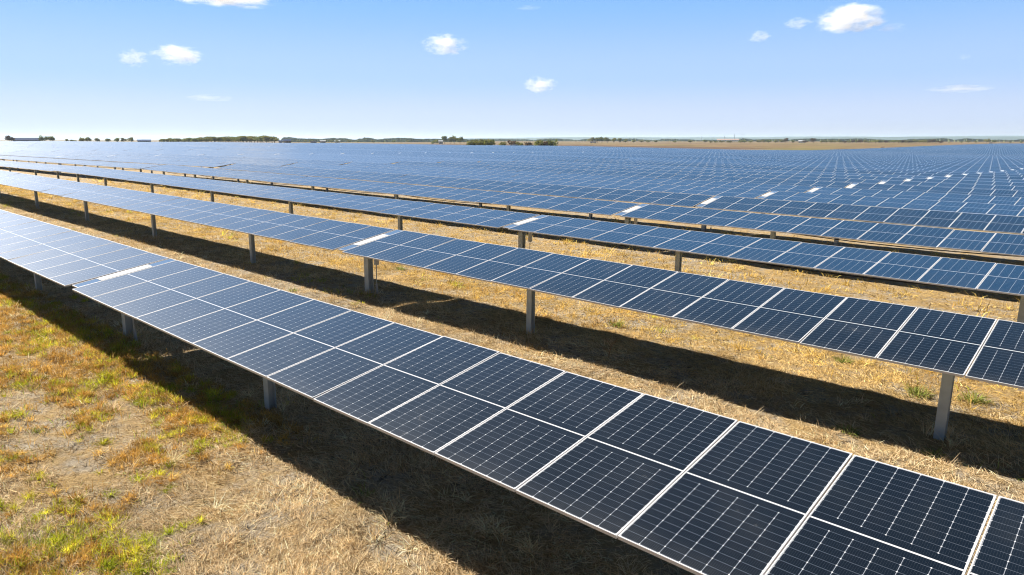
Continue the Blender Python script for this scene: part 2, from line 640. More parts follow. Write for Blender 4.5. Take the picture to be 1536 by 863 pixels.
def laminate_geo(full):
    g = Geo()
    hx, hy = MOD_L / 2 - 0.006, MOD_W / 2 - 0.006
    if full:
        hx, hy = MOD_L / 2, MOD_W / 2
    uv = [(-hy, -hx), (-hy, hx), (hy, hx), (hy, -hx)]
    uv = [(-hy, -hx), (-hy, hx), (hy, hx), (hy, -hx)]
    g.box((0, 0, -0.003), (2 * hx, 2 * hy, 0.006), 0, None, [(-hy, -hx), (-hy, hx), (hy, hx), (hy, -hx)])
    return g


def frame_rails(g, mi=0):
    t, d = 0.011, 0.035
    for s in (-1, 1):
        g.box((0, s * (MOD_W / 2 - t / 2), -d / 2 + 0.002), (MOD_L - 2 * t - 0.002, t, d), mi)
        g.box((s * (MOD_L / 2 - t / 2), 0, -d / 2 + 0.002), (t, MOD_W, d), mi)
    # lower lip of the frame that shows as a dark edge from below
    for s in (-1, 1):
        g.box((0, s * (MOD_W / 2 - 0.03), -d + 0.001), (MOD_L - 0.06, 0.03, 0.002), mi)
    return g


def hat_rails(g, mi=0):
    for s in (-1, 1):
        g.box((0, s * 0.30, -0.068), (0.62, 0.05, 0.062), mi)
    return g


ME_LAM = laminate_geo(False).mesh("solar_module", M_GLASS)
ME_FRAME = hat_rails(frame_rails(Geo())).mesh("module_frame", M_FRAME)
gj = laminate_geo(False)
frame_rails(gj, 1)
ME_MOD = gj.mesh("framed_solar_module", [M_GLASS, M_FRAME])
ME_POST = post_geo(False).mesh("post", M_GALV)
ME_DRIVEPOST = post_geo(True).mesh("drive_post", M_GALV)
gt = Geo()
for sgn in (-1, 1):
    gt.tube((0, sgn * 0.14, 0), (0, sgn * S_END, 0), 0.066, sides=12)
ME_TUBE = gt.mesh("torque_tube", M_GALV)
PS = sorted(POSTS)
M_CABLE = simple("black_cable", (0.02, 0.02, 0.02), 0.6)


def cable_geo(side):
    """the module cables sagging from post to post on one half of a tracker"""
    pts = []
    for a_, b_ in zip(PS[:-1], PS[1:]):
        if a_ * side < 0 or b_ * side < 0:
            continue
        for q_ in range(8 + (b_ == PS[-1] or b_ == max(p for p in PS if p * side > 0))):
            f_ = q_ / 8
            pts.append((-0.09, a_ + (b_ - a_) * f_, HUB - 0.13 - 0.12 * 4 * f_ * (1 - f_)))
    g = Geo()
    sd = 6
    for p in pts:
        g.v += [(p[0] + 0.018 * math.cos(2 * math.pi * k / sd), p[1], p[2] + 0.018 * math.sin(2 * math.pi * k / sd)) for k in range(sd)]
    for j in range(len(pts) - 1):
        for k in range(sd):
            l = (k + 1) % sd
            g.f.append((j * sd + k, j * sd + l, (j + 1) * sd + l, (j + 1) * sd + k))
            g.m.append(0)
    return g


ME_CABLES = [cable_geo(sd_).mesh("cable_run", M_CABLE) for sd_ in (-1, 1)]
gm = Geo()
gm.tube((0, -0.13, 0), (0, 0.13, 0), 0.12, sides=16)
gm.box((0.0, 0.0, -0.15), (0.20, 0.16, 0.12))
gm.tube((-0.10, 0.0, -0.15), (-0.30, 0.0, -0.17), 0.045, sides=10)
ME_SLEW = gm.mesh("slew_drive", M_DARKSTEEL)
# narrow strip module in the gap, with its white plate
SX0, SX1, SY = -1.02, 1.12, 0.175
gs = Geo()
gs.box(((SX0 + SX1) / 2, 0, -0.004), (SX1 - SX0 - 0.03, 2 * SY - 0.03, 0.008), 0)
for s in (-1, 1):
    gs.box(((SX0 + SX1) / 2, s * (SY - 0.007), -0.012), (SX1 - SX0, 0.014, 0.03), 1)
gs.box((SX0 + 0.007, 0, -0.012), (0.014, 2 * SY - 0.03, 0.03), 1)
gs.box((SX1 - 0.007, 0, -0.012), (0.014, 2 * SY - 0.03, 0.03), 1)
ME_STRIP = gs.mesh("gap_strip_panel", [M_CELLSTRIP, M_FRAME])
gp = Geo()
gp.box((0.02, 0, 0.006), (1.10, 2 * SY - 0.05, 0.010), 0)
gp.box((0.30, 0, 0.013), (0.24, 0.10, 0.004), 0)
ME_PLATE = gp.mesh("cover_plate", M_PLATE)
gb_ = Geo()
gb_.box((0, 0, 0), (0.11, 0.10, 0.42))
gb_.box((-0.058, 0, 0.0), (0.006, 0.085, 0.38))
ME_BOX = gb_.mesh("controller_box", M_GREYBOX)
gc = Geo()
gc.tube((0, 0, -0.21), (0.0, 0.02, -0.78), 0.014)
gc.tube((0.0, 0.02, -0.78), (0.03, 0.03, -1.08), 0.032)
ME_CONDUIT = gc.mesh("conduit", M_CONDUIT)


def far_mesh(tilt, name):
    """a whole tracker as one mesh for those too far away to show their parts"""
    g = Geo()
    ct, st = math.cos(tilt), math.sin(tilt)
    Mt = Matrix.Translation((0, 0, HUB)) @ Matrix.Rotation(-tilt, 4, 'Y')
    hx, hy = MOD_L / 2, MOD_W / 2
    uv = [(-hy, -hx), (-hy, hx), (hy, hx), (hy, -hx)]
    for sgn in (-1, 1):
        for k in range(N_SIDE):
            y = sgn * (HALF_GAP + MOD_P * (k + 0.5))
            g.box((0, y, UP - 0.017), (2 * hx, 2 * hy, 0.034), 0, Mt, uv)
    g.box(((SX0 + SX1) / 2, 0, UP), (SX1 - SX0, 2 * SY, 0.02), 2, Mt)
    g.box((0.02, 0, UP + 0.014), (1.1, 2 * SY - 0.05, 0.01), 3, Mt)
    for sgn in (-1, 1):
        g.box((0, sgn * (0.14 + S_END) / 2, HUB), (0.12, S_END - 0.14, 0.12), 1)
    for p in POSTS + [DRIVE]:
        g.box((0, p, HUB / 2 - 0.25), (0.13, 0.15, HUB + 0.4), 1)
    me = g.mesh(name, [M_GLASS, M_GALV, M_CELLSTRIP, M_PLATE])
    # the side faces of the modules are frame metal
    idx = [0] * len(g.f)
    me.materials.append(M_FRAME)
    mi = list(g.m)
    for fi in range(2 * N_SIDE * 6):
        if fi % 6 != 1:
            mi[fi] = 4
    me.polygons.foreach_set("material_index", mi)
    return me


# uv corner order of Geo.box top face (4,5,7,6) = (-x,-y),(+x,-y),(+x,+y),(-x,+y)  ->  (u=y, v=x)
GROUP = "solar trackers standing in parallel rows"
ROW1, PITCH_ROW = 5.711, 6.654


def row_n(i):
    return ROW1 + PITCH_ROW * (i - 1)


EXPLICIT = {1: (-3.104, .0102, 8.8), 2: (-3.048, .0107, 9.63), 3: (-3.06, .0110, 7.2), 4: (-3.10, .0108, 8.65), 5: (-3.16, .0105, 10.3), 6: (None, None, 7.6), 7: (None, None, 7.9)}
PERIOD = 2 * S_END + 0.50
ORD = ["first", "second", "third", "fourth", "fifth", "sixth", "seventh", "eighth", "ninth", "tenth", "eleventh", "twelfth", "thirteenth", "fourteenth"]


def centre_s(i, k):
    return 17.03 - 0.13 * (i - 1) + k * PERIOD


def placement(i, k):
    n, s = row_n(i), centre_s(i, k)
    if k == 0 and i in EXPLICIT and EXPLICIT[i][0] is not None:
        z0, g, t = EXPLICIT[i]
        return n, s, z0 + g * s + CAM_Z, g, R(t)
    za, zb = float(table_z(n, s - S_END)), float(table_z(n, s + S_END))
    z = (za + zb) / 2
    t = R(8.4 + random.uniform(-2.0, 2.0))
    if k == 0 and i in EXPLICIT:
        t = R(EXPLICIT[i][2])
    return n, s, z, (zb - za) / (2 * S_END), t


def root_at(i, k):
    n, s, z, g, t = placement(i, k)
    root = link("solar_tracker", None, None, W(n, s, z - TABLE_H), (math.atan(g), 0, AZ))
    return root, t


def full_tracker(i, k, framed):
    """a tracker with every part as an object of its own"""
    root, t = root_at(i, k)
    rot = (0, -t, 0)
    nx_, nz_ = -math.sin(t), math.cos(t)
    base = Vector((nx_ * UP, 0, HUB + nz_ * UP))
    for sgn in (-1, 1):
        for j in range(N_SIDE):
            y = sgn * (HALF_GAP + MOD_P * (j + 0.5))
            jit = (random.gauss(0, 0.0016), -t + random.gauss(0, 0.0042), 0)
            mo = link("solar_module", ME_LAM if framed else ME_MOD, root, base + Vector((0, y, 0)), jit)
            if framed:
                link("module_frame", ME_FRAME, mo)
    link("torque_tube", ME_TUBE, root, (0, 0, HUB))
    for p in POSTS:
        link("post", ME_POST, root, (0, p, 0))
    for me_ in ME_CABLES:
        link("cable_run", me_, root)
    link("drive_post", ME_DRIVEPOST, root, (0, DRIVE, 0))
    link("slew_drive", ME_SLEW, root, (0, 0, HUB))
    st = link("gap_strip_panel", ME_STRIP, root, base + Vector((0, -0.05, 0.0)), rot)
    link("cover_plate", ME_PLATE, st)
    bx = link("controller_box", ME_BOX, root, (-0.02, -0.28, HUB - 0.33))
    link("conduit", ME_CONDUIT, bx)
    return root


FAR_TILTS = [R(a) for a in (6.5, 7.4, 8.3, 9.2, 10.2)]
FAR_MESHES = [far_mesh(a, "solar_tracker") for a in FAR_TILTS]


def far_tracker(i, k):
    n, s, z, g, t = placement(i, k)
    q = min(range(5), key=lambda a: abs(FAR_TILTS[a] - t))
    return link("solar_tracker", FAR_MESHES[q], None, W(n, s, z - TABLE_H), (math.atan(g), 0, AZ))


LABELS0 = {
    1: "front row solar tracker crossing the whole foreground with its white grid plain to see",
    2: "solar tracker of the second row, grey posts standing in a long black shadow",
    3: "solar tracker of the third row, dark lower edge above sunlit yellow grass",
    4: "solar tracker of the fourth row, just beyond the black shaded slot",
    5: "solar tracker of the fifth row, darker navy than its neighbours",
}
made = set()
for i in range(1, 88):
    if i <= 3:
        o = full_tracker(i, 0, True)
    elif i <= 14:
        o = full_tracker(i, 0, False)
    else:
        if row_n(i) * 0.116 > 66:
            continue
        o = far_tracker(i, 0)
    made.add((i, 0))
    if i in LABELS0:
        lab = LABELS0[i]
    elif i <= 14:
        lab = "bright blue solar tracker with the %s white gap plate from the front" % ORD[i - 1]
    elif i <= 40:
        lab = "slim blue solar tracker in the packed rows past the fourteenth gap plate"
    else:
        lab = "tiny solar tracker in the far dip at the right below the tan field"
    tag(o, lab, "solar tracker", GROUP)

for i in range(1, 150):
    n = row_n(i)
    for k in range(1, 6):
        s_mid = centre_s(i, k)
        lim = {1: 1000, 2: 345, 3: 250, 4: 215, 5: 165}[k]
        if n > lim:
            continue
        if (s_mid + S_END) * 0.245 > n * 1.0 + 14 and n / max(1, s_mid + S_END) < 0.17:   # left of the frame
            if (s_mid - S_END) * 0.19 > n:
                continue
        if (s_mid + S_END) < 0.10 * n:
            continue
        if k == 1 and 2 <= i <= 7:
            o = full_tracker(i, 1, False)
            lab = "far left solar tracker beyond the end gap of the %s row" % ORD[i - 1]
        else:
            o = far_tracker(i, k)
            if k == 1 and i == 1:
                lab = "far left solar tracker beyond the end of the front row"
            elif k == 1 and n < 345:
                lab = "pale solar tracker in the second block beyond the ends of the near rows"
            elif k == 1:
                lab = "tiny solar tracker on the rising far edge under the right tree line"
            elif k == 2:
                lab = "thin pale solar tracker in the third block, beyond the short dark end gaps"
            else:
                lab = "hair thin pale solar tracker near the skyline, below the left tree line"
        tag(o, lab, "solar tracker", GROUP)

# ------------------------------------------------------------------ grass, straw and weeds
def in_view(n, s, margin=2.5):
    x = N2[0] * n + D2[0] * s
    y = N2[1] * n + D2[1] * s
    c, sn = math.cos(PITCH), math.sin(PITCH)
    z = -CAM_Z
    Y = y * c - z * sn
    Z = y * sn + z * c
    ok = (Y > 1) & (np.abs(x) < Y * 0.73 + margin) & (Z > -Y * 0.43 - margin)
    return ok


def surf(n, s):
    f = np.clip(1 - np.hypot(n, s) / 70, 0, 1)
    z = ground_z(n, s) + f * ((fbm(n * 0.9, s * 0.9, 3, 3) - 0.5) * 0.10 + (fbm(n * 3.1, s * 3.1, 9, 2) - 0.5) * 0.07)
    for c0 in (2.75, 3.75):
        dn = n - (c0 + 0.25 * np.sin((s - 9) * 0.33))
        z = z - 0.05 * np.exp(-(dn / 0.16) ** 2) * np.clip((s - 7) / 3, 0, 1) * np.clip((24 - s) / 6, 0, 1)
    return z


def scatter(n0, n1, s0, s1, density):
    cnt = int((n1 - n0) * (s1 - s0) * density)
    n = rng.uniform(n0, n1, cnt)
    s = rng.uniform(s0, s1, cnt)
    k = in_view(n, s)
    return n[k], s[k]


def ribbons(n, s, length, width, azim, elev, bend, col):
    """two-segment blades; elev = angle above the ground, bend = droop of the second half"""
    m = len(n)
    P = np.stack([N2[0] * n + D2[0] * s, N2[1] * n + D2[1] * s, surf(n, s)], -1)
    h = np.stack([np.cos(azim), np.sin(azim), np.zeros(m)], -1)
    side = np.stack([-np.sin(azim), np.cos(azim), np.zeros(m)], -1)
    up = np.array([0, 0, 1.0])
    d1 = h * np.cos(elev)[:, None] + up * np.sin(elev)[:, None]
    e2 = elev - bend
    d2 = h * np.cos(e2)[:, None] + up * np.sin(e2)[:, None]
    A = P
    B = A + d1 * (length * 0.5)[:, None]
    C = B + d2 * (length * 0.5)[:, None]
    tw = rng.uniform(-0.9, 0.9, m)[:, None]
    wv = side * np.cos(tw) + np.cross(d1, side) * np.sin(tw)
    wv = wv * (width * 0.5)[:, None]
    V = np.stack([A - wv, A + wv, B - wv * 0.9, B + wv * 0.9, C - wv * 0.25, C + wv * 0.25], 1).reshape(-1, 3)
    i = np.arange(m)[:, None] * 6
    Q = np.concatenate([i + np.array([0, 1, 3, 2]), i + np.array([2, 3, 5, 4])], 1).reshape(-1, 4)
    c4 = np.concatenate([np.repeat(col, 6, 0), np.ones((m * 6, 1))], 1)
    return V, Q, c4


class Mass:
    def __init__(self):
        self.V, self.Q, self.C, self.n = [], [], [], 0

    def add(self, V, Q, C):
        self.V.append(V)
        self.Q.append(Q + self.n)
        self.C.append(C)
        self.n += len(V)

    def build(self, name, mat):
        return link(name, raw_mesh(name, np.concatenate(self.V), np.concatenate(self.Q), mat, np.concatenate(self.C)))


def blobs(n, s, pts, r):
    w = np.zeros(len(n))
    for (a, b) in pts:
        w = np.maximum(w, np.exp(-(((n - a) ** 2) + ((s - b) / 1.4) ** 2) / (r * r)))
    return w


GREEN = [(2.13, 10.05), (2.35, 7.8), (3.77, 14.29), (3.67, 13.23), (3.0, 12.85), (1.69, 9.67), (1.99, 8.75), (2.15, 8.59), (4.87, 20.76), (4.91, 15.09), (4.28, 14.33), (1.5, 8.2), (5.0, 17.6), (4.9, 22.5), (5.1, 25.0)]
BARE = [(2.64, 12.13), (2.78, 10.9), (2.85, 14.25), (2.7, 10.2), (2.95, 13.2), (3.35, 11.4), (3.73, 11.8)]
RUST = [(3.79, 10.61), (3.07, 10.49), (2.4, 9.67), (1.63, 8.4), (2.45, 11.86), (5.09, 15.22), (4.97, 18.09), (4.04, 17.57), (3.44, 12.1), (4.41, 12.75), (3.88, 15.27), (4.6, 16.3), (4.2, 19.0), (3.4, 16.5), (2.9, 15.5), (4.5, 14.0), (1.3, 8.6)]


def weights(n, s):
    """where green, rusty and bare ground lie"""
    nz = fbm(n * 1.3, s * 1.0, 21, 3)
    nz2 = fbm(n * 0.45, s * 0.35, 31, 3)
    fine = fbm(n * 4.0, s * 3.2, 41, 2)
    left = np.clip((s - 8.6) / 2.5, 0, 1) * (n < 5.6)
    green = np.clip(blobs(n, s, GREEN, 0.55) * 1.25 - 0.25 + (fine - 0.5) * 0.8, 0, 1) * (n < 6)
    green = np.maximum(green, left * np.clip((nz * 0.6 + fine * 0.4 - 0.475) * 8, 0, 0.9))
    green = np.maximum(green, (n > 6) * np.clip((nz - 0.70) * 5, 0, 0.35))
    rust = np.clip(blobs(n, s, RUST, 0.62) * 1.25 - 0.25 + (fine - 0.5) * 0.9, 0, 1) * (n < 6)
    rust = np.maximum(rust, left * np.clip((nz2 * 0.6 + fine * 0.4 - 0.38 + 0.10 * np.clip((s - 12.5) / 2.5, 0, 1)) * 6, 0, 0.95))
    bare = np.clip(blobs(n, s, BARE, 0.44) * 1.4 - 0.1 + (fine - 0.5) * 0.6, 0, 1)
    bare = np.maximum(bare, np.clip((fbm(n * 1.1, s * 0.8, 77, 3) - 0.60) * 6, 0, 0.7))
    for c0 in (2.75, 3.75):
        dn = n - (c0 + 0.25 * np.sin((s - 9) * 0.33))
        bare = np.maximum(bare, 0.95 * np.exp(-(dn / 0.17) ** 2) * np.clip((s - 8.5) / 1.5, 0, 1) * np.clip((15.5 - s) / 2, 0, 1) * np.clip(fine * 2.2, 0, 1))
    keep = 1 - 0.85 * bare
    return green * keep, rust * keep, bare


def shades(m, a, b, jitter=0.10):
    t = rng.random((m, 1))
    c = np.array(a) * (1 - t) + np.array(b) * t
    return np.clip(c * (1 + rng.normal(0, jitter, (m, 1))), 0.005, 0.9)


straw, rusty, green = Mass(), Mass(), Mass()
# zones: n0, n1, s0, s1, straw per m2, rust per m2, green per m2, blade width factor
ZONES = [(0.3, 7.0, 2.0, 12.0, 3000, 300, 250, 1.0), (0.3, 7.0, 12.0, 34.0, 1900, 240, 160, 1.15),
         (7.0, 14.0, 0.0, 16.0, 1800, 60, 70, 1.2), (7.0, 14.0, 16.0, 60.0, 750, 40, 40, 1.7),
         (14.0, 21.0, 0.0, 22.0, 800, 70, 40, 1.6), (14.0, 21.0, 22.0, 75.0, 340, 30, 16, 2.4),
         (21.0, 33.0, 0.0, 70.0, 160, 10, 8, 2.8)]
for (n0, n1, s0, s1, ds, dr, dg, wf) in ZONES:
    far = n0 >= 14
    # straw: mostly lying, in wisps that share a direction
    n, s = scatter(n0, n1, s0, s1, ds)
    g, r, b = weights(n, s)
    dens = np.clip(1.9 * (fbm(n * 2.2, s * 1.8, 51, 3) - 0.12), 0, 1) * (1 - 0.85 * b) * (1 - 0.45 * np.maximum(g, r))
    k = rng.random(len(n)) < dens
    n, s, b = n[k], s[k], b[k]
    m = len(n)
    flow = 6.3 * fbm(n * 0.55, s * 0.55, 61, 2)
    azim = flow + rng.normal(0, 0.9, m)
    stand = rng.random(m) < np.clip(0.10 + 0.5 * (fbm(n * 2.4, s * 2.0, 71, 2) - 0.35), 0.04, 0.5)
    elev = np.where(stand, rng.uniform(0.5, 1.35, m), rng.uniform(0.02, 0.38, m))
    ln = np.where(stand, rng.uniform(0.04, 0.14, m), rng.uniform(0.04, 0.22, m))
    c = shades(m, (0.46, 0.31, 0.155), (0.90, 0.74, 0.51), 0.22)
    yel = np.clip((n - 11) / 4, 0, 1)[:, None] * 0.75 + 0.15 * rng.random((m, 1))
    c = c * (1 - yel) + shades(m, (0.54, 0.36, 0.10), (0.78, 0.56, 0.21), 0.14) * yel
    dk = rng.random((m, 1)) < 0.12
    c = np.where(dk, c * 0.33, c)  # some blades darkened to stand in for shadow pits in the straw
    c = np.clip(c * (0.62 + 0.80 * fbm(n * 1.1, s * 0.9, 131, 3))[:, None], 0.01, 0.92)
    straw.add(*ribbons(n, s, ln, rng.uniform(0.003, 0.007, m) * wf, azim, elev, rng.uniform(-0.2, 0.7, m) * np.where(stand, 1, 0.25), c))
    # rusty dried weeds: upright, feathery
    n, s = scatter(n0, n1, s0, s1, dr)
    g, r, b = weights(n, s)
    keep = rng.random(len(n)) < (r if n0 < 7 else np.clip((fbm(n * 0.8, s * 0.6, 81, 3) - 0.5) * 4, 0, 1))
    n, s = n[keep], s[keep]
    m = len(n)
    c = shades(m, (0.32, 0.17, 0.04), (0.56, 0.37, 0.12), 0.16)
    rusty.add(*ribbons(n, s, rng.uniform(0.07, 0.20, m), rng.uniform(0.004, 0.009, m) * wf, rng.uniform(0, 6.28, m), rng.uniform(0.55, 1.5, m), rng.uniform(-0.3, 0.9, m), c))
    # green and yellow-green grass
    n, s = scatter(n0, n1, s0, s1, dg)
    g, r, b = weights(n, s)
    keep = rng.random(len(n)) < g * (1 - 0.6 * b)
    n, s = n[keep], s[keep]
    m = len(n)
    c = shades(m, (0.20, 0.26, 0.030), (0.42, 0.42, 0.060), 0.14)
    br = (fbm(n * 1.7, s * 1.5, 91, 2) > 0.55)[:, None]
    c = np.where(br, shades(m, (0.14, 0.26, 0.022), (0.30, 0.40, 0.04), 0.12), c)
    green.add(*ribbons(n, s, rng.uniform(0.06, 0.19, m), rng.uniform(0.004, 0.009, m) * wf, rng.uniform(0, 6.28, m), rng.uniform(0.5, 1.45, m), rng.uniform(-0.1, 1.0, m), c))

def tufts(mass, n0, n1, s0, s1, density, pick, per, radius, l0, l1, w0, w1, cA, cB, up=(0.7, 1.5), spread=0.45, roots=None):
    """clumps: blades leaning out of a common root"""
    if roots is None:
        n, s = scatter(n0, n1, s0, s1, density)
        k = rng.random(len(n)) < pick(n, s)
        n, s = n[k], s[k]
    else:
        n, s = roots
    m = len(n)
    if not m:
        return
    size = rng.uniform(0.55, 1.35, m)
    tone = np.clip(rng.normal(1.0, 0.24, (m, 1)), 0.4, 1.4)
    a = rng.random((m, 1))
    base = (np.array(cA) * (1 - a) + np.array(cB) * a) * tone
    cnt = np.maximum(5, (per * size * rng.uniform(0.6, 1.4, m)).astype(int))
    idx = np.repeat(np.arange(m), cnt)
    q = len(idx)
    ang = rng.uniform(0, 6.283, q)
    rad = np.abs(rng.normal(0, 0.55, q)) * radius * size[idx]
    nn, ss = n[idx] + np.cos(ang) * rad, s[idx] + np.sin(ang) * rad * 1.15
    az = ang + AZ + rng.normal(0, spread, q)
    el = np.clip(rng.uniform(up[0], up[1], q) - rad / radius * 0.25, 0.05, 1.55)
    col = np.clip(base[idx] * (1 + rng.normal(0, 0.13, (q, 1))), 0.006, 0.9)
    mass.add(*ribbons(nn, ss, rng.uniform(l0, l1, q) * size[idx] ** 0.7, rng.uniform(w0, w1, q), az, el, rng.uniform(-0.1, 0.9, q), col))


def w_rust(n, s):
    g, r, b = weights(n, s)
    return r * (1 - 0.8 * b)


def w_green(n, s):
    g, r, b = weights(n, s)
    return g * (1 - 0.8 * b)


def w_straw(n, s):
    g, r, b = weights(n, s)
    return np.clip((fbm(n * 1.4, s * 1.2, 101, 3) - 0.38) * 3.5, 0.05, 1) * (1 - 0.7 * np.maximum(np.maximum(g, r), b))


S1, S2 = (0.54, 0.37, 0.175), (0.90, 0.73, 0.48)
Y1, Y2 = (0.50, 0.32, 0.065), (0.80, 0.58, 0.18)
R1, R2 = (0.34, 0.18, 0.035), (0.72, 0.47, 0.13)
G1_, G2_ = (0.27, 0.32, 0.022), (0.70, 0.64, 0.055)
tufts(straw, 0.3, 7, 2, 12, 16, w_straw, 26, .13, .08, .24, .004, .008, S1, S2, (0.25, 1.2), 0.9)
tufts(straw, 0.3, 7, 12, 34, 10, w_straw, 20, .15, .08, .24, .005, .009, S1, S2, (0.25, 1.2), 0.9)
tufts(rusty, 0.3, 6.2, 2, 12, 60, w_rust, 60, .085, .03, .12, .004, .007, R1, R2, (0.5, 1.5), 0.8)
tufts(rusty, 0.3, 6.2, 12, 34, 44, w_rust, 44, .10, .04, .15, .005, .009, R1, R2, (0.5, 1.5), 0.8)
tufts(green, 0.3, 6.2, 2, 12, 52, w_green, 54, .08, .03, .13, .004, .007, G1_, G2_, (0.5, 1.5), 0.8)
tufts(green, 0.3, 6.2, 12, 34, 34, w_green, 40, .11, .05, .16, .005, .009, G1_, G2_, (0.5, 1.5), 0.8)
tufts(straw, 7, 14, 0, 60, 6, w_straw, 18, .17, .08, .24, .006, .011, S1, S2, (0.2, 1.2), 0.9)
tufts(straw, 14, 21, 0, 75, 5, lambda n, s: 0.25 + 0.75 * w_straw(n, s), 28, .20, .08, .24, .006, .011, Y1, Y2, (0.3, 1.3), 0.9)
tufts(straw, 21, 33, 0, 80, 2.2, lambda n, s: 0.3 + 0.7 * w_straw(n, s), 14, .28, .12, .34, .012, .022, Y1, Y2, (0.4, 1.3), 0.9)
tufts(rusty, 13.5, 21, 0, 75, 2.5, lambda n, s: np.clip((fbm(n * .7, s * .5, 111, 3) - .52) * 5, 0, 1), 16, .2, .1, .26, .008, .014, R1, R2)
tufts(green, 7, 21, 0, 75, 2.0, lambda n, s: np.clip((fbm(n * .6, s * .45, 121, 3) - .56) * 6, 0, 1), 16, .18, .08, .24, .007, .013, G1_, G2_)

# unmown growth round the feet of the nearer posts
fn, fs = [], []
for i in range(1, 5):
    for p_ in POSTS + [DRIVE]:
        for _ in range(9):
            a_, r_ = rng.uniform(0, 6.283), rng.uniform(0.10, 0.32)
            fn.append(row_n(i) + math.cos(a_) * r_)
            fs.append(centre_s(i, 0) + p_ + math.sin(a_) * r_)
fn, fs = np.array(fn), np.array(fs)
kk = in_view(fn, fs)
tufts(straw, 0, 0, 0, 0, 0, None, 22, .09, .10, .30, .004, .009, S1, S2, (0.6, 1.5), 0.7, (fn[kk], fs[kk]))
kk = kk & (rng.random(len(fn)) < 0.3)
tufts(green, 0, 0, 0, 0, 0, None, 18, .08, .08, .22, .004, .009, G1_, G2_, (0.6, 1.5), 0.7, (fn[kk], fs[kk]))

M_STRAW = blade_material("straw_blades", 0.38)
M_RUST = blade_material("rusty_blades", 0.35)
M_GREEN = blade_material("green_blades", 0.40)
tag(straw.build("straw", M_STRAW), "pale dry straw lying over the ground", "straw", kind="stuff")
tag(rusty.build("dry_weeds", M_RUST), "rust coloured dried weeds standing in patches", "weeds", kind="stuff")
tag(green.build("grass", M_GREEN), "yellow green grass growing in patches", "grass", kind="stuff")

WEEDS = [
    (5.0, 7.21, .26, 16, "bright green upright weed at the shadow edge in front of the first row"),
    (14.38, 9.61, .24, 70, "low bright green weed on the sunlit strip below the middle of the second row"),
    (15.3, 19.25, .26, 60, "small bright green weed just right of the second row's drive post"),
    (16.12, 19.15, .20, 50, "flat pale green weed beside the brighter one near the second row's drive post"),
    (10.95, 18.89, .20, 40, "small green weed on straw behind the front row, left of the long shadow"),
    (15.42, 4.54, .24, 60, "green weed under the second row, left of its right hand post"),
    (14.15, 2.84, .28, 90, "leafy green weed at the shadow edge just left of the right hand post"),
    (14.51, 2.01, .28, 90, "leafy green weed at the shadow edge just right of the right hand post"),
    (11.53, 3.24, .20, 50, "small yellow green weed on straw behind the front row near the right side"),
    (11.57, 2.01, .20, 50, "small green weed behind the front row, nearest the right edge"),
]
for (n, s, size, cnt, lab) in WEEDS:
    cnt = int(cnt * 1.6)
    nn = n + np.clip(rng.normal(0, size * 0.42, cnt) * rng.uniform(0.3, 1.2, cnt), -size * 0.7, size * 0.7)
    ss = s + np.clip(rng.normal(0, size * 0.42, cnt) * rng.uniform(0.3, 1.2, cnt), -size * 0.7, size * 0.7)
    az = np.arctan2(ss - s, nn - n) + AZ + rng.normal(0, 0.6, cnt)
    mm = Mass()
    mm.add(*ribbons(nn, ss, rng.uniform(0.3, 0.85, cnt) * size, rng.uniform(0.006, 0.016, cnt), az, rng.uniform(0.4, 1.35, cnt), rng.uniform(0, 1.1, cnt),
                    shades(cnt, (0.12, 0.17, 0.03), (0.36, 0.36, 0.10), 0.2)))
    tag(mm.build("weed_plant", M_GREEN), lab, "weed", "green weeds among the dry straw")

# a dry branching stalk by the long shadow
tw = Geo()
for (a, b, r0, r1) in (((0, 0, 0), (.05, .03, .25), .012, .008), ((.05, .03, .25), (.20, .05, .42), .008, .004), ((.05, .03, .25), (-.10, .08, .45), .008, .004),
                       ((.02, .01, .1), (-.18, -.05, .28), .008, .003), ((.12, .04, .33), (.30, -.02, .36), .005, .003)):
    tw.tube(a, b, r0, r1, 6)
st = link("dry_stalk", tw.mesh("dry_stalk", simple("dry_stem", (0.40, 0.24, 0.11), 0.9)), None, W(12.05, 8.23, float(surf(np.array([12.05]), np.array([8.23]))[0])))
tag(st, "dry branching stalk standing at the near edge of the second row's shadow", "stalk")

# ------------------------------------------------------------------ trees and bushes along the skyline
def crown_geo(seed, blobs_, leaf, count):
    rr = random.Random(seed)
    g = Geo()
    for _ in range(count):
        cx, cy, cz, rx, rz = rr.choice(blobs_)
        d = Vector((rr.gauss(0, 1), rr.gauss(0, 1), rr.gauss(0, 1))).normalized()
        q = rr.uniform(0.45, 1.05) ** 0.6
        p = Vector((cx + d.x * rx * q, cy + d.y * rx * q, max(0.06, cz + d.z * rz * q)))
        nrm = (d + Vector((rr.gauss(0, .6), rr.gauss(0, .6), rr.gauss(0, .6)))).normalized()
        u = nrm.orthogonal().normalized()
        u.rotate(Matrix.Rotation(rr.uniform(0, 6.28), 3, nrm))
        w = nrm.cross(u)
        a, b = leaf * rr.uniform(.5, 1.3), leaf * rr.uniform(.4, 1.0)
        k1, k2 = rr.uniform(.3, .9), rr.uniform(.3, .9)
        g.quad([p - u * a, p - w * b * k1, p + u * a * k2, p + w * b])
    return g


def trunk_geo(seed, h, limbs, r=0.03):
    rr = random.Random(seed)
    g = Geo()
    top = Vector((rr.uniform(-.04, .04), rr.uniform(-.04, .04), h))
    g.tube((0, 0, -0.06), top, r, r * .7, 7)
    for _ in range(limbs):
        a = rr.uniform(0, 6.28)
        st_ = Vector((top.x, top.y, h * rr.uniform(.7, 1)))
        g.tube(st_, st_ + Vector((math.cos(a) * .22, math.sin(a) * .22, rr.uniform(.2, .4))), r * .55, r * .2, 5)
    return g


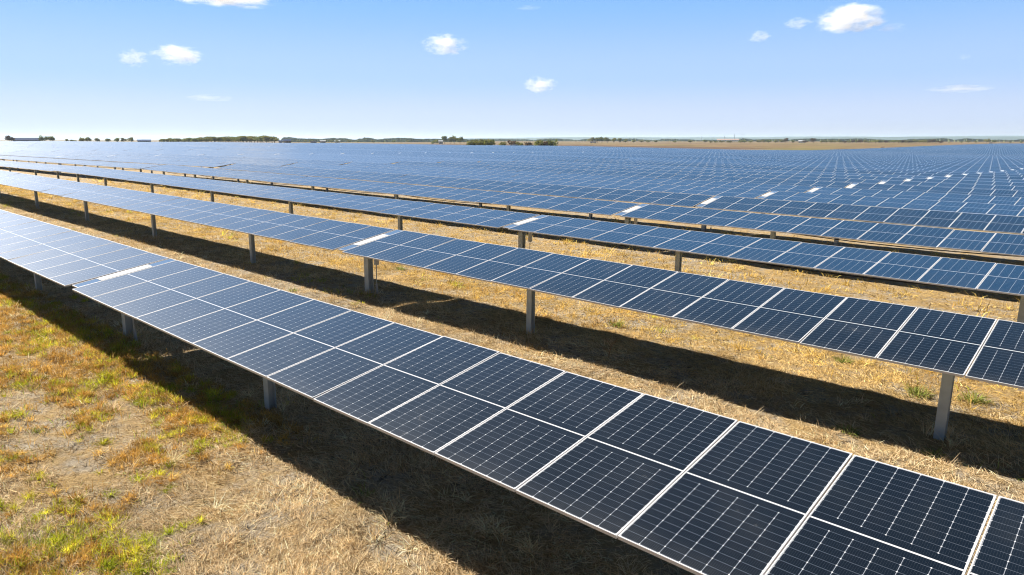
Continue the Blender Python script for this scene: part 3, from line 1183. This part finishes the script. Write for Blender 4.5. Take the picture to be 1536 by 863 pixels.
TREES = []          # unit-height trees: (crown, trunk)
for k in range(6):
    rr = random.Random(40 + k)
    bl = [(rr.uniform(-.28, .28), rr.uniform(-.28, .28), rr.uniform(.45, .80), rr.uniform(.16, .27), rr.uniform(.14, .22)) for _ in range(7)]
    bl.append((0, 0, .55, .30, .30))
    TREES.append((crown_geo(k, bl, .075, 620).mesh("crown", M_LEAF), trunk_geo(k, .42, 4).mesh("trunk", M_BARK)))
BUSHES = []
for k in range(4):
    rr = random.Random(80 + k)
    bl = [(rr.uniform(-.5, .5), rr.uniform(-.5, .5), rr.uniform(.25, .62), rr.uniform(.2, .34), rr.uniform(.2, .34)) for _ in range(9)]
    BUSHES.append((crown_geo(k + 9, bl, .085, 700).mesh("crown", M_BRUSH), trunk_geo(k + 9, .3, 6, .022).mesh("trunk", M_BARK)))


def plant(name, proto, px, dist, h, wide, label, cat, group, z=None, mat=None):
    x, y = at(px, dist)
    n, s = to_ns(x, y)
    z = float(ground_z(n, s)) if z is None else z
    root = link(name, None, None, (x, y, z - 0.02 * h), (0, 0, random.uniform(0, 6.28)))
    root.scale = (h * wide, h * wide, h)
    c = link("crown", proto[0], root)
    if mat:
        if mat not in CROWN_COPIES:
            CROWN_COPIES[mat] = {}
        if proto[0].name not in CROWN_COPIES[mat]:
            me = proto[0].copy()
            me.materials.clear()
            me.materials.append(bpy.data.materials[mat])
            CROWN_COPIES[mat][proto[0].name] = me
        c.data = CROWN_COPIES[mat][proto[0].name]
    link("trunk", proto[1], root)
    tag(root, label, cat, group)
    return root


CROWN_COPIES = {}
SKY_Y = 209.0


def tree_px(px, top, dist, label, wide=1.0, kind="tree", group=None, mat=None, name=None, base=None):
    """height from the photograph's crown top, at its real distance and size"""
    x, y = at(px, dist)
    n, s = to_ns(x, y)
    z = float(ground_z(n, s))
    ztop = CAM_Z + (SKY_Y - top) / F_PX * dist
    h = max(1.2, (ztop - z) * 1.02)
    proto = random.choice(TREES if kind == "tree" else BUSHES)
    plant(name or ("leafy_tree" if kind == "tree" else "bush"), proto, px, dist, h, wide, label, kind, group, z, mat)


G1 = "trees along the left skyline"
tree_px(15, 203.5, 720, "lone hazy brownish tree at the left end of the skyline", 1.2, group=G1, mat="dry_brush")
for px, tp, lab in ((66, 203.5, "left half of the dark tree clump on the left skyline"), (78, 203.6, "right half of the dark tree clump on the left skyline")):
    tree_px(px, tp, 720, lab, 1.1, group=G1)
for px, tp, w in ((100, 208.2, 1.0), (107, 208.6, 1.0), (112, 209.4, .9)):
    tree_px(px, tp, 760, "tiny faint tree between the dark clump and the next trees on the left skyline", w, group=G1)
for px, tp, lab in ((123, 206, "leftmost green tree of the short row of trees on the left skyline"), (131, 205.5, "dark pine like tree in the short row of trees on the left skyline"), (146, 206.2, "round olive tree in the short row of trees on the left skyline"),
                    (161, 206.8, "low broad tree in the short row of trees on the left skyline"), (175, 206.4, "thin upright tree in the short row of trees on the left skyline"), (185, 206.8, "yellowish tree in the short row of trees on the left skyline"), (197, 206, "rightmost tree of the short row of trees on the left skyline")):
    tree_px(px, tp, 720, lab, 1.15, group=G1, mat="brush_leaves" if px in (146, 185, 161) else None)
px = 242
while px < 414:
    tp = 208.0 - 3.6 * min(1, (px - 236) / 110) + random.uniform(-1.3, 1.0)
    tree_px(px, tp, random.uniform(690, 790), "tree in the long dense green tree line left of the blue roofed house", 1.6, group="trees of the long green tree line", mat=random.choice([None, None, "brush_leaves"]))
    px += random.uniform(3.2, 5.4)
for px, tp in ((436, 209.6), (447, 210.2), (458, 209.8), (466, 210), (488, 209.2), (497, 209.6), (506, 210), (523, 209.5), (536, 210), (560, 209.7), (590, 209.8), (612, 210)):
    tree_px(px, tp, 1300, "small dark tree between the blue roofed house and the white farm house", 1.6, group="small dark trees left of the farm")
for px, tp, lab in ((667, 203.2, "left dark oak of the clump above the white farm house"), (675, 204.2, "second dark oak of the clump by the white farm house"), (681, 202.6, "tallest dark oak in the middle of the farm clump"), (690, 204, "right dark oak of the farm clump")):
    tree_px(px, tp, 900, lab, .95, group="dark oaks beside the farm house")
tree_px(653, 208.6, 900, "small shrub left of the white farm house", 1.3, kind="bush", group=None)
G2 = "bushes in front of the open field"
for px, tp, d, w, lab, mt in (
        (707, 207.5, 430, .95, "round green bush at the left end of the bush row", None),
        (718, 207.0, 430, .8, "yellow green bush second from the left in the bush row", None),
        (727, 206.0, 432, .9, "tall feathery grey green bush in the left group of the bush row", None),
        (735, 206.5, 428, .9, "dense green bush at the right of the left group of the bush row", None),
        (755, 210.2, 430, .9, "low yellow green bush left of the white inverter cabinet", None),
        (773, 207.6, 470, 1.0, "brownish bush behind the white inverter cabinet", "dry_brush"),
        (780, 211.0, 430, .9, "small yellow bush right of the white inverter cabinet", None),
        (794, 211, 432, 1.1, "low brown bush between the cabinet and the dark bushes", "dry_brush"),
        (807, 207.3, 430, .95, "dark grey green bush left of the rightmost bush", "tree_leaves"),
        (816, 209.5, 430, 1.0, "low brownish bush squeezed between two dark bushes", "dry_brush"),
        (828, 206.4, 430, .85, "dark bush at the right end of the bush row", "tree_leaves")):
    tree_px(px, tp, d, lab, w, kind="bush", group=G2, mat=mt)
G3 = "trees along the far side of the tan field"
for px, tp, lab in ((887, 205.2, "leftmost tree behind the tan field, beside the white trailer"), (897, 204.6, "dark round tree just right of the white trailer"), (903, 204.4, "dark tall tree second right of the white trailer"), (911, 205, "green tree in the middle of the clump right of the trailer"),
                    (921, 206.2, "olive tree in the clump right of the trailer"), (930, 206.8, "light green tree near the right end of the clump by the trailer"), (938, 208, "low tree at the right end of the clump by the trailer")):
    tree_px(px, tp, 1150, lab, 1.1, group=G3, mat="brush_leaves" if px in (921, 930) else None)
for px, tp in ((950, 209.5), (962, 209), (972, 210), (984, 210), (1012, 210.4)):
    tree_px(px, tp, 1300, "small scattered tree between the trailer clump and the long warehouse", 1.5, group=G3)
for px, tp, lab in ((1036, 209.3, "small round yellow green tree standing alone left of the warehouse"), (1058, 208.4, "dark round tree just left of the long warehouse")):
    tree_px(px, tp, 1250, lab, 1.3, group=G3)
for px in (1066, 1074, 1083, 1092, 1096):
    tree_px(px, 211 + random.uniform(-.6, .3), 1250, "low green hedge tree in front of the long warehouse", 1.8, group=G3, mat="brush_leaves")
for px, tp, w in ((1111, 209.8, 1.8), (1117, 209.6, 1.8), (1126, 209.8, 1.6), (1139, 209.4, 1.6), (1146, 209.4, 1.5), (1153, 209, 1.6), (1164, 209.4, 1.5), (1172, 208.8, 1.5)):
    tree_px(px, tp, 1250, "low round tree in the broken row right of the warehouse", w, group=G3, mat=random.choice([None, "brush_leaves"]))
tree_px(1178, 206.4, 1250, "tall brown tree standing above the broken row right of the warehouse", 1.1, group=G3, mat="dry_brush")
tree_px(1190, 210, 1250, "small round green tree just right of the tall brown tree", 1.3, group=G3)
tree_px(1208, 209.6, 1250, "low brownish tree left of the brown flat topped tree", 1.7, group=G3, mat="dry_brush")
tree_px(1221, 206.6, 1250, "flat topped brown tree above the hedge row at the right", 1.1, group=G3, mat="dry_brush")
px = 1233
while px < 1412:
    tree_px(px, 209.8 + random.uniform(-.7, .7), random.uniform(1230, 1330), "tree in the long olive hedge row above the right end of the tan field", random.uniform(1.4, 2.0), group="trees of the right hedge row", mat=random.choice([None, "brush_leaves", "dry_brush"]))
    px += random.uniform(4.5, 7.5)
for px, tp, lab in ((1424, 212, "low dark tree left of the twin trees at the far right"), (1443, 211.5, "low tree just left of the twin trees at the far right"), (1453, 210, "olive tree left of the twin trees at the far right"),
                    (1464, 211, "small green tree touching the twin trees at the far right"), (1481, 208, "larger of the twin dark trees at the far right"), (1492, 209.5, "smaller of the twin dark trees at the far right"),
                    (1516, 211.5, "low tree near the right edge of the skyline"), (1533, 211, "brownish tree cut by the right edge of the skyline")):
    tree_px(px, tp, 1500, lab, 1.5, group=G3)
for px, tp, lab in ((1325, 219.6, "dark brown brush heap at the edge of the array, left of two others"), (1353, 219.8, "dark brown brush heap in the middle at the edge of the array"), (1406, 216.4, "dark brown brush heap highest up the array edge")):
    tree_px(px, tp, 700 if px < 1400 else 800, lab, 1.8, kind="bush", group="brush heaps at the array edge", mat="dry_brush", name="brush_heap")

# distant unbroken woods
wd = Mass()
for (x0, x1, dist, hh, cnt) in ((428, 700, 1900, 7.5, 900), (700, 1100, 2600, 6, 900), (1080, 1560, 2600, 6, 1300)):
    px = rng.uniform(x0, x1, cnt)
    dd = dist + rng.uniform(-250, 250, cnt)
    ang = np.arctan((px - 768) / (F_PX / math.cos(PITCH) * 1.0))
    cx, cyy = np.sin(ang) * dd, np.cos(ang) * dd
    w_ = rng.uniform(6, 14, cnt)
    h_ = hh * rng.uniform(.6, 1.25, cnt) * (0.55 + 0.9 * vnoise(px * 0.06, px * 0, 5))
    z0 = CAM_Z - 6.8
    prof = np.array([(-1, 0), (-.85, .6), (-.4, .95), (.1, 1.0), (.6, .85), (.95, .45), (1, 0)])
    for sg in range(2):
        tx, ty = (np.cos(ang), -np.sin(ang)) if sg == 0 else (np.cos(ang + 1.2), -np.sin(ang + 1.2))
        P = np.stack([np.stack([cx + tx * w_ * a, cyy + ty * w_ * a, z0 + h_ * b], -1) for a, b in prof], 1)
        base = np.arange(cnt)[:, None] * 7
        Qd = np.concatenate([base + np.array([0, 1, 5, 6]), base + np.array([1, 2, 4, 5]), base + np.array([2, 3, 4, 4])[:4]], 1).reshape(-1, 4)
        Qd = np.concatenate([base + np.array([0, 1, 5, 6]), base + np.array([1, 2, 4, 5])], 1).reshape(-1, 4)
        colr = np.repeat(shades(cnt, (.05, .075, .04), (.11, .13, .055), .15), 7, 0)
        wd.add(P.reshape(-1, 3), Qd, np.concatenate([colr, np.ones((cnt * 7, 1))], 1))
tag(wd.build("woods", blade_material("distant_foliage", 0.1)), "far off unbroken woods under the blue hills", "woods", kind="stuff")

# ------------------------------------------------------------------ buildings, cabinets and masts on the skyline
def gabled(name, px, dist, w, d, wall_h, roof_h, wall_m, roof_m, label, cat, yaw=None, doors=1, windows=2, over=0.35):
    x, y = at(px, dist)
    n, s = to_ns(x, y)
    yaw = math.atan2(-x, y) * 1.0 if yaw is None else yaw
    root = link(name, None, None, (x, y, float(ground_z(n, s))), (0, 0, yaw))
    g = Geo()
    g.box((0, 0, wall_h / 2 - .2), (w, d, wall_h + .4))
    for sx in (-1, 1):
        P = [(sx * w / 2, -d / 2, wall_h), (sx * w / 2, d / 2, wall_h), (sx * w / 2, 0, wall_h + roof_h * .97)]
        g.quad(P if sx > 0 else P[::-1])
    link("wall", g.mesh("wall", wall_m), root)
    r = Geo()
    t = 0.12
    for sy in (-1, 1):
        a = Vector((0, sy * (d / 2 + over), wall_h - roof_h * over / (d / 2)))
        b = Vector((0, 0, wall_h + roof_h))
        hx = w / 2 + over
        pts = [(-hx, a.y, a.z), (hx, a.y, a.z), (hx, b.y, b.z), (-hx, b.y, b.z)]
        top = [(p[0], p[1], p[2] + t) for p in pts]
        for q in ((0, 1, 2, 3),):
            r.quad([pts[i] for i in q][::-1] if sy < 0 else [pts[i] for i in q])
            r.quad([top[i] for i in q] if sy < 0 else [top[i] for i in q][::-1])
        r.quad([pts[0], pts[1], top[1], top[0]])
        r.quad([pts[0], top[0], top[3], pts[3]])
        r.quad([pts[1], pts[2], top[2], top[1]])
    link("roof", r.mesh("roof", roof_m), root)
    k = doors + windows
    for j in range(k):
        cx = -w / 2 + w * (j + .5) / k
        q = Geo()
        if j < doors:
            q.box((cx, -d / 2 - .03, 1.05), (1.0, .06, 2.1))
            link("door", q.mesh("door", M_GREYBOX), root)
        else:
            q.box((cx, -d / 2 - .03, wall_h * .58), (1.2, .06, 1.0))
            link("window", q.mesh("window", M_GLASSDARK), root)
    tag(root, label, cat)
    return root


gabled("farm_house", 430.5, 700, 6.6, 5.0, 2.6, 1.2, M_TANWALL, M_BLUEROOF, "tan house with a blue roof at the right end of the long tree line", "house")
gabled("shed", 420.5, 690, 3.2, 3.0, 2.2, .7, M_WHITEWALL, M_BLUEROOF, "small white shed leaning close to the blue roofed house", "shed", windows=0)
gabled("barn", 40, 760, 20, 9, 2.2, 1.9, M_BARNWALL, M_BLUEROOF, "long low barn with a dark blue roof left of the dark tree clump", "barn", windows=3)
gabled("barn", 216, 760, 11, 7, 1.9, 1.2, M_BARNWALL, M_BLUEROOF, "low grey blue barn just left of the long green tree line", "barn", windows=2)
gabled("farm_house", 661, 880, 5, 5, 3.0, 1.4, M_WHITEWALL, M_GREYROOF, "white farm house at the foot of the dark oak clump", "house")
gabled("warehouse", 1092, 2200, 62, 20, 5.5, 1.8, M_WHITEWALL, M_PINKROOF, "long white warehouse with faded red roof behind the low hedge trees", "warehouse", doors=3, windows=6)
gabled("shed", 484, 1250, 9, 6, 3.2, 1.2, M_TANWALL, M_GREYROOF, "tan shed among small dark trees right of the blue roofed house", "shed")
gabled("house", 506, 1400, 10, 7, 3.2, 1.6, M_WHITEWALL, M_GREYROOF, "pale house farther right among the small dark trees", "house")
gabled("house", 1203, 1500, 12, 8, 3.0, 1.6, M_WHITEWALL, M_GREYROOF, "white house peeking between the round green tree and the flat topped brown tree", "house")


def cabinet(px, dist, w, h, d, label, cat="inverter cabinet"):
    x, y = at(px, dist)
    n, s = to_ns(x, y)
    root = link("inverter_cabinet", None, None, (x, y, float(ground_z(n, s))), (0, 0, math.atan2(-x, y)))
    g = Geo()
    g.box((0, 0, h / 2 + .15), (w, d, h))
    g.box((0, 0, 0.0), (w + .3, d + .3, .3))
    link("housing", g.mesh("housing", M_WHITEWALL), root)
    k = max(2, int(w / 1.2))
    for j in range(k):
        q = Geo()
        q.box((-w / 2 + w * (j + .5) / k, -d / 2 - .02, h / 2 + .15), (w / k - .12, .04, h - .3))
        dr = link("door", q.mesh("door", M_PLATE), root)
        hg = Geo()
        hg.box((-w / 2 + w * (j + .85) / k, -d / 2 - .06, h / 2 + .15), (.06, .05, .3))
        link("handle", hg.mesh("handle", M_DARKSTEEL), dr)
    q = Geo()
    q.box((0, 0, h + .2), (w + .1, d + .1, .08))
    link("lid", q.mesh("lid", M_GREYBOX), root)
    tag(root, label, cat)


cabinet(771, 385, 4.0, 2.0, 1.6, "white inverter cabinet at the array edge in front of the bush row")
cabinet(470, 640, 5.0, 2.2, 2.0, "white inverter cabinet at the array edge right of the blue roofed house")
cabinet(1487, 1150, 4.0, 2.2, 2.0, "small white cabinet below the twin trees at the far right")


def trailer(px, dist):
    x, y = at(px, dist)
    n, s = to_ns(x, y)
    root = link("trailer", None, None, (x, y, float(ground_z(n, s))), (0, 0, math.atan2(-x, y)))
    g = Geo()
    g.box((0, 0, 2.2), (10, 2.6, 2.6))
    link("body", g.mesh("body", M_WHITEWALL), root)
    for wx in (-3.4, -2.2, 3.0):
        q = Geo()
        q.tube((wx, -1.35, .5), (wx, 1.35, .5), .5, sides=14)
        link("wheel", q.mesh("wheel", M_DARKSTEEL), root)
    q = Geo()
    q.box((0, 0, .8), (9.6, .8, .16))
    link("chassis", q.mesh("chassis", M_DARKSTEEL), root)
    tag(root, "white box trailer parked at the left of the tree clump behind the tan field", "trailer")


trailer(890, 1120)


def mast(px, dist, top, r, label, name="mast", cat="mast", arms=0):
    x, y = at(px, dist)
    n, s = to_ns(x, y)
    z = float(ground_z(n, s))
    h = CAM_Z + (SKY_Y - top) / F_PX * dist - z
    root = link(name, None, None, (x, y, z), (0, 0, math.atan2(-x, y)))
    g = Geo()
    g.tube((0, 0, -.5), (0, 0, h), r, r * .55, 8)
    link("pole", g.mesh("pole", M_GALV), root)
    for a in range(arms):
        q = Geo()
        q.box((0, 0, h * (.96 - .1 * a)), (h * .16, r * .8, r * .8))
        link("cross_arm", q.mesh("cross_arm", M_GALV), root)
    tag(root, label, cat)


mast(1065, 2600, 203.2, .5, "thin left mast behind the long warehouse")
mast(1070.5, 2600, 204.0, .5, "thin mast second from the left behind the long warehouse")
mast(1086.5, 2600, 204.4, 1.9, "thick short chimney above the long warehouse", "chimney", "chimney")
mast(1101.5, 2600, 202.0, 1.6, "tall stout tower at the right end of the long warehouse", "tower", "tower")
mast(1112.5, 2600, 200.8, .45, "left one of the paired tall pylons right of the warehouse", "pylon", "pylon", 2)
mast(1115.5, 2600, 201.6, .45, "right one of the paired tall pylons right of the warehouse", "pylon", "pylon", 2)
mast(1052.5, 2600, 205.0, 1.6, "short dark stack well left of the long warehouse", "chimney", "chimney")
mast(939.5, 1300, 204.4, .16, "utility pole at the right end of the trees beside the trailer", "utility_pole", "utility pole", 1)
mast(640.5, 1300, 206.6, .16, "utility pole in the open field left of the white farm house", "utility_pole", "utility pole", 1)

# ------------------------------------------------------------------ clouds
bmc = bmesh.new()
bmesh.ops.create_icosphere(bmc, subdivisions=3, radius=1.0)
ME_CLOUD = bpy.data.meshes.new("cloud")
bmc.to_mesh(ME_CLOUD)
bmc.free()
ME_CLOUD.materials.append(M_CLOUD)


def cloud(px, py, w, h, dens, label, dist=5200, depth=None):
    r = ray(px, py).normalized()
    p = Vector((0, 0, CAM_Z)) + r * dist
    o = link("cloud", ME_CLOUD, None, p, (0, 0, math.atan2(-r.x, r.y)))
    k = dist / F_PX
    w, h = w * 0.80, h * 0.80
    dens *= 0.52 if dens > 0.024 else 0.45
    o.scale = (w * k / 2, (depth or w * 0.7) * k / 2, h * k / 2)
    o["thickness"] = dens
    tag(o, label, "cloud", "small white clouds in the blue sky")


cloud(335, -8, 215, 42, .050, "wide white cloud cut by the top edge at the left")
cloud(384, 3, 42, 18, .020, "faint scrap of cloud right of the one cut by the top edge")
cloud(266, 82, 92, 40, .060, "oval white cloud left of centre in the sky")
cloud(200, 87, 52, 34, .050, "small round cloud just left of the oval cloud")
cloud(667, 67, 96, 44, .050, "lopsided white cloud near the middle of the sky")
cloud(811, 127, 70, 36, .050, "small two humped cloud lowest in the middle of the sky")
cloud(1274, 28, 124, 54, .070, "largest bright cloud at the upper right")
cloud(1138, 55, 46, 24, .035, "small thin cloud left of the largest cloud")
cloud(1197, 35, 56, 22, .030, "stringy small cloud touching the left of the largest cloud")
cloud(1336, 42, 60, 20, .014, "faint wisp trailing right of the largest cloud")
cloud(1440, 133, 104, 15, .022, "thin flat cloud streak low at the right")
cloud(314, 147, 90, 15, .012, "faint grey streak of cloud below the oval cloud")
cloud(792, 12, 54, 12, .012, "tiny faint wisp near the top middle of the sky")
cloud(1446, 86, 24, 12, .016, "tiny dot of cloud above the flat streak at the right")

# ------------------------------------------------------------------ the air between the camera and the horizon
th = NT("haze_air")
th.n.remove(th.b)
hz = th.add("ShaderNodeVolumePrincipled")
hz.inputs["Color"].default_value = (0.66, 0.84, 1.0, 1)
hz.inputs["Density"].default_value = 0.00007
hz.inputs["Anisotropy"].default_value = 0.2
th.l.new(hz.outputs[0], th.n["Material Output"].inputs["Volume"])
gh = Geo()
gh.box((0, 0, 21), (27000, 27000, 66))
hb = link("haze", gh.mesh("haze", th.mat))
tag(hb, "thin pale haze over the far land", "haze", kind="stuff")
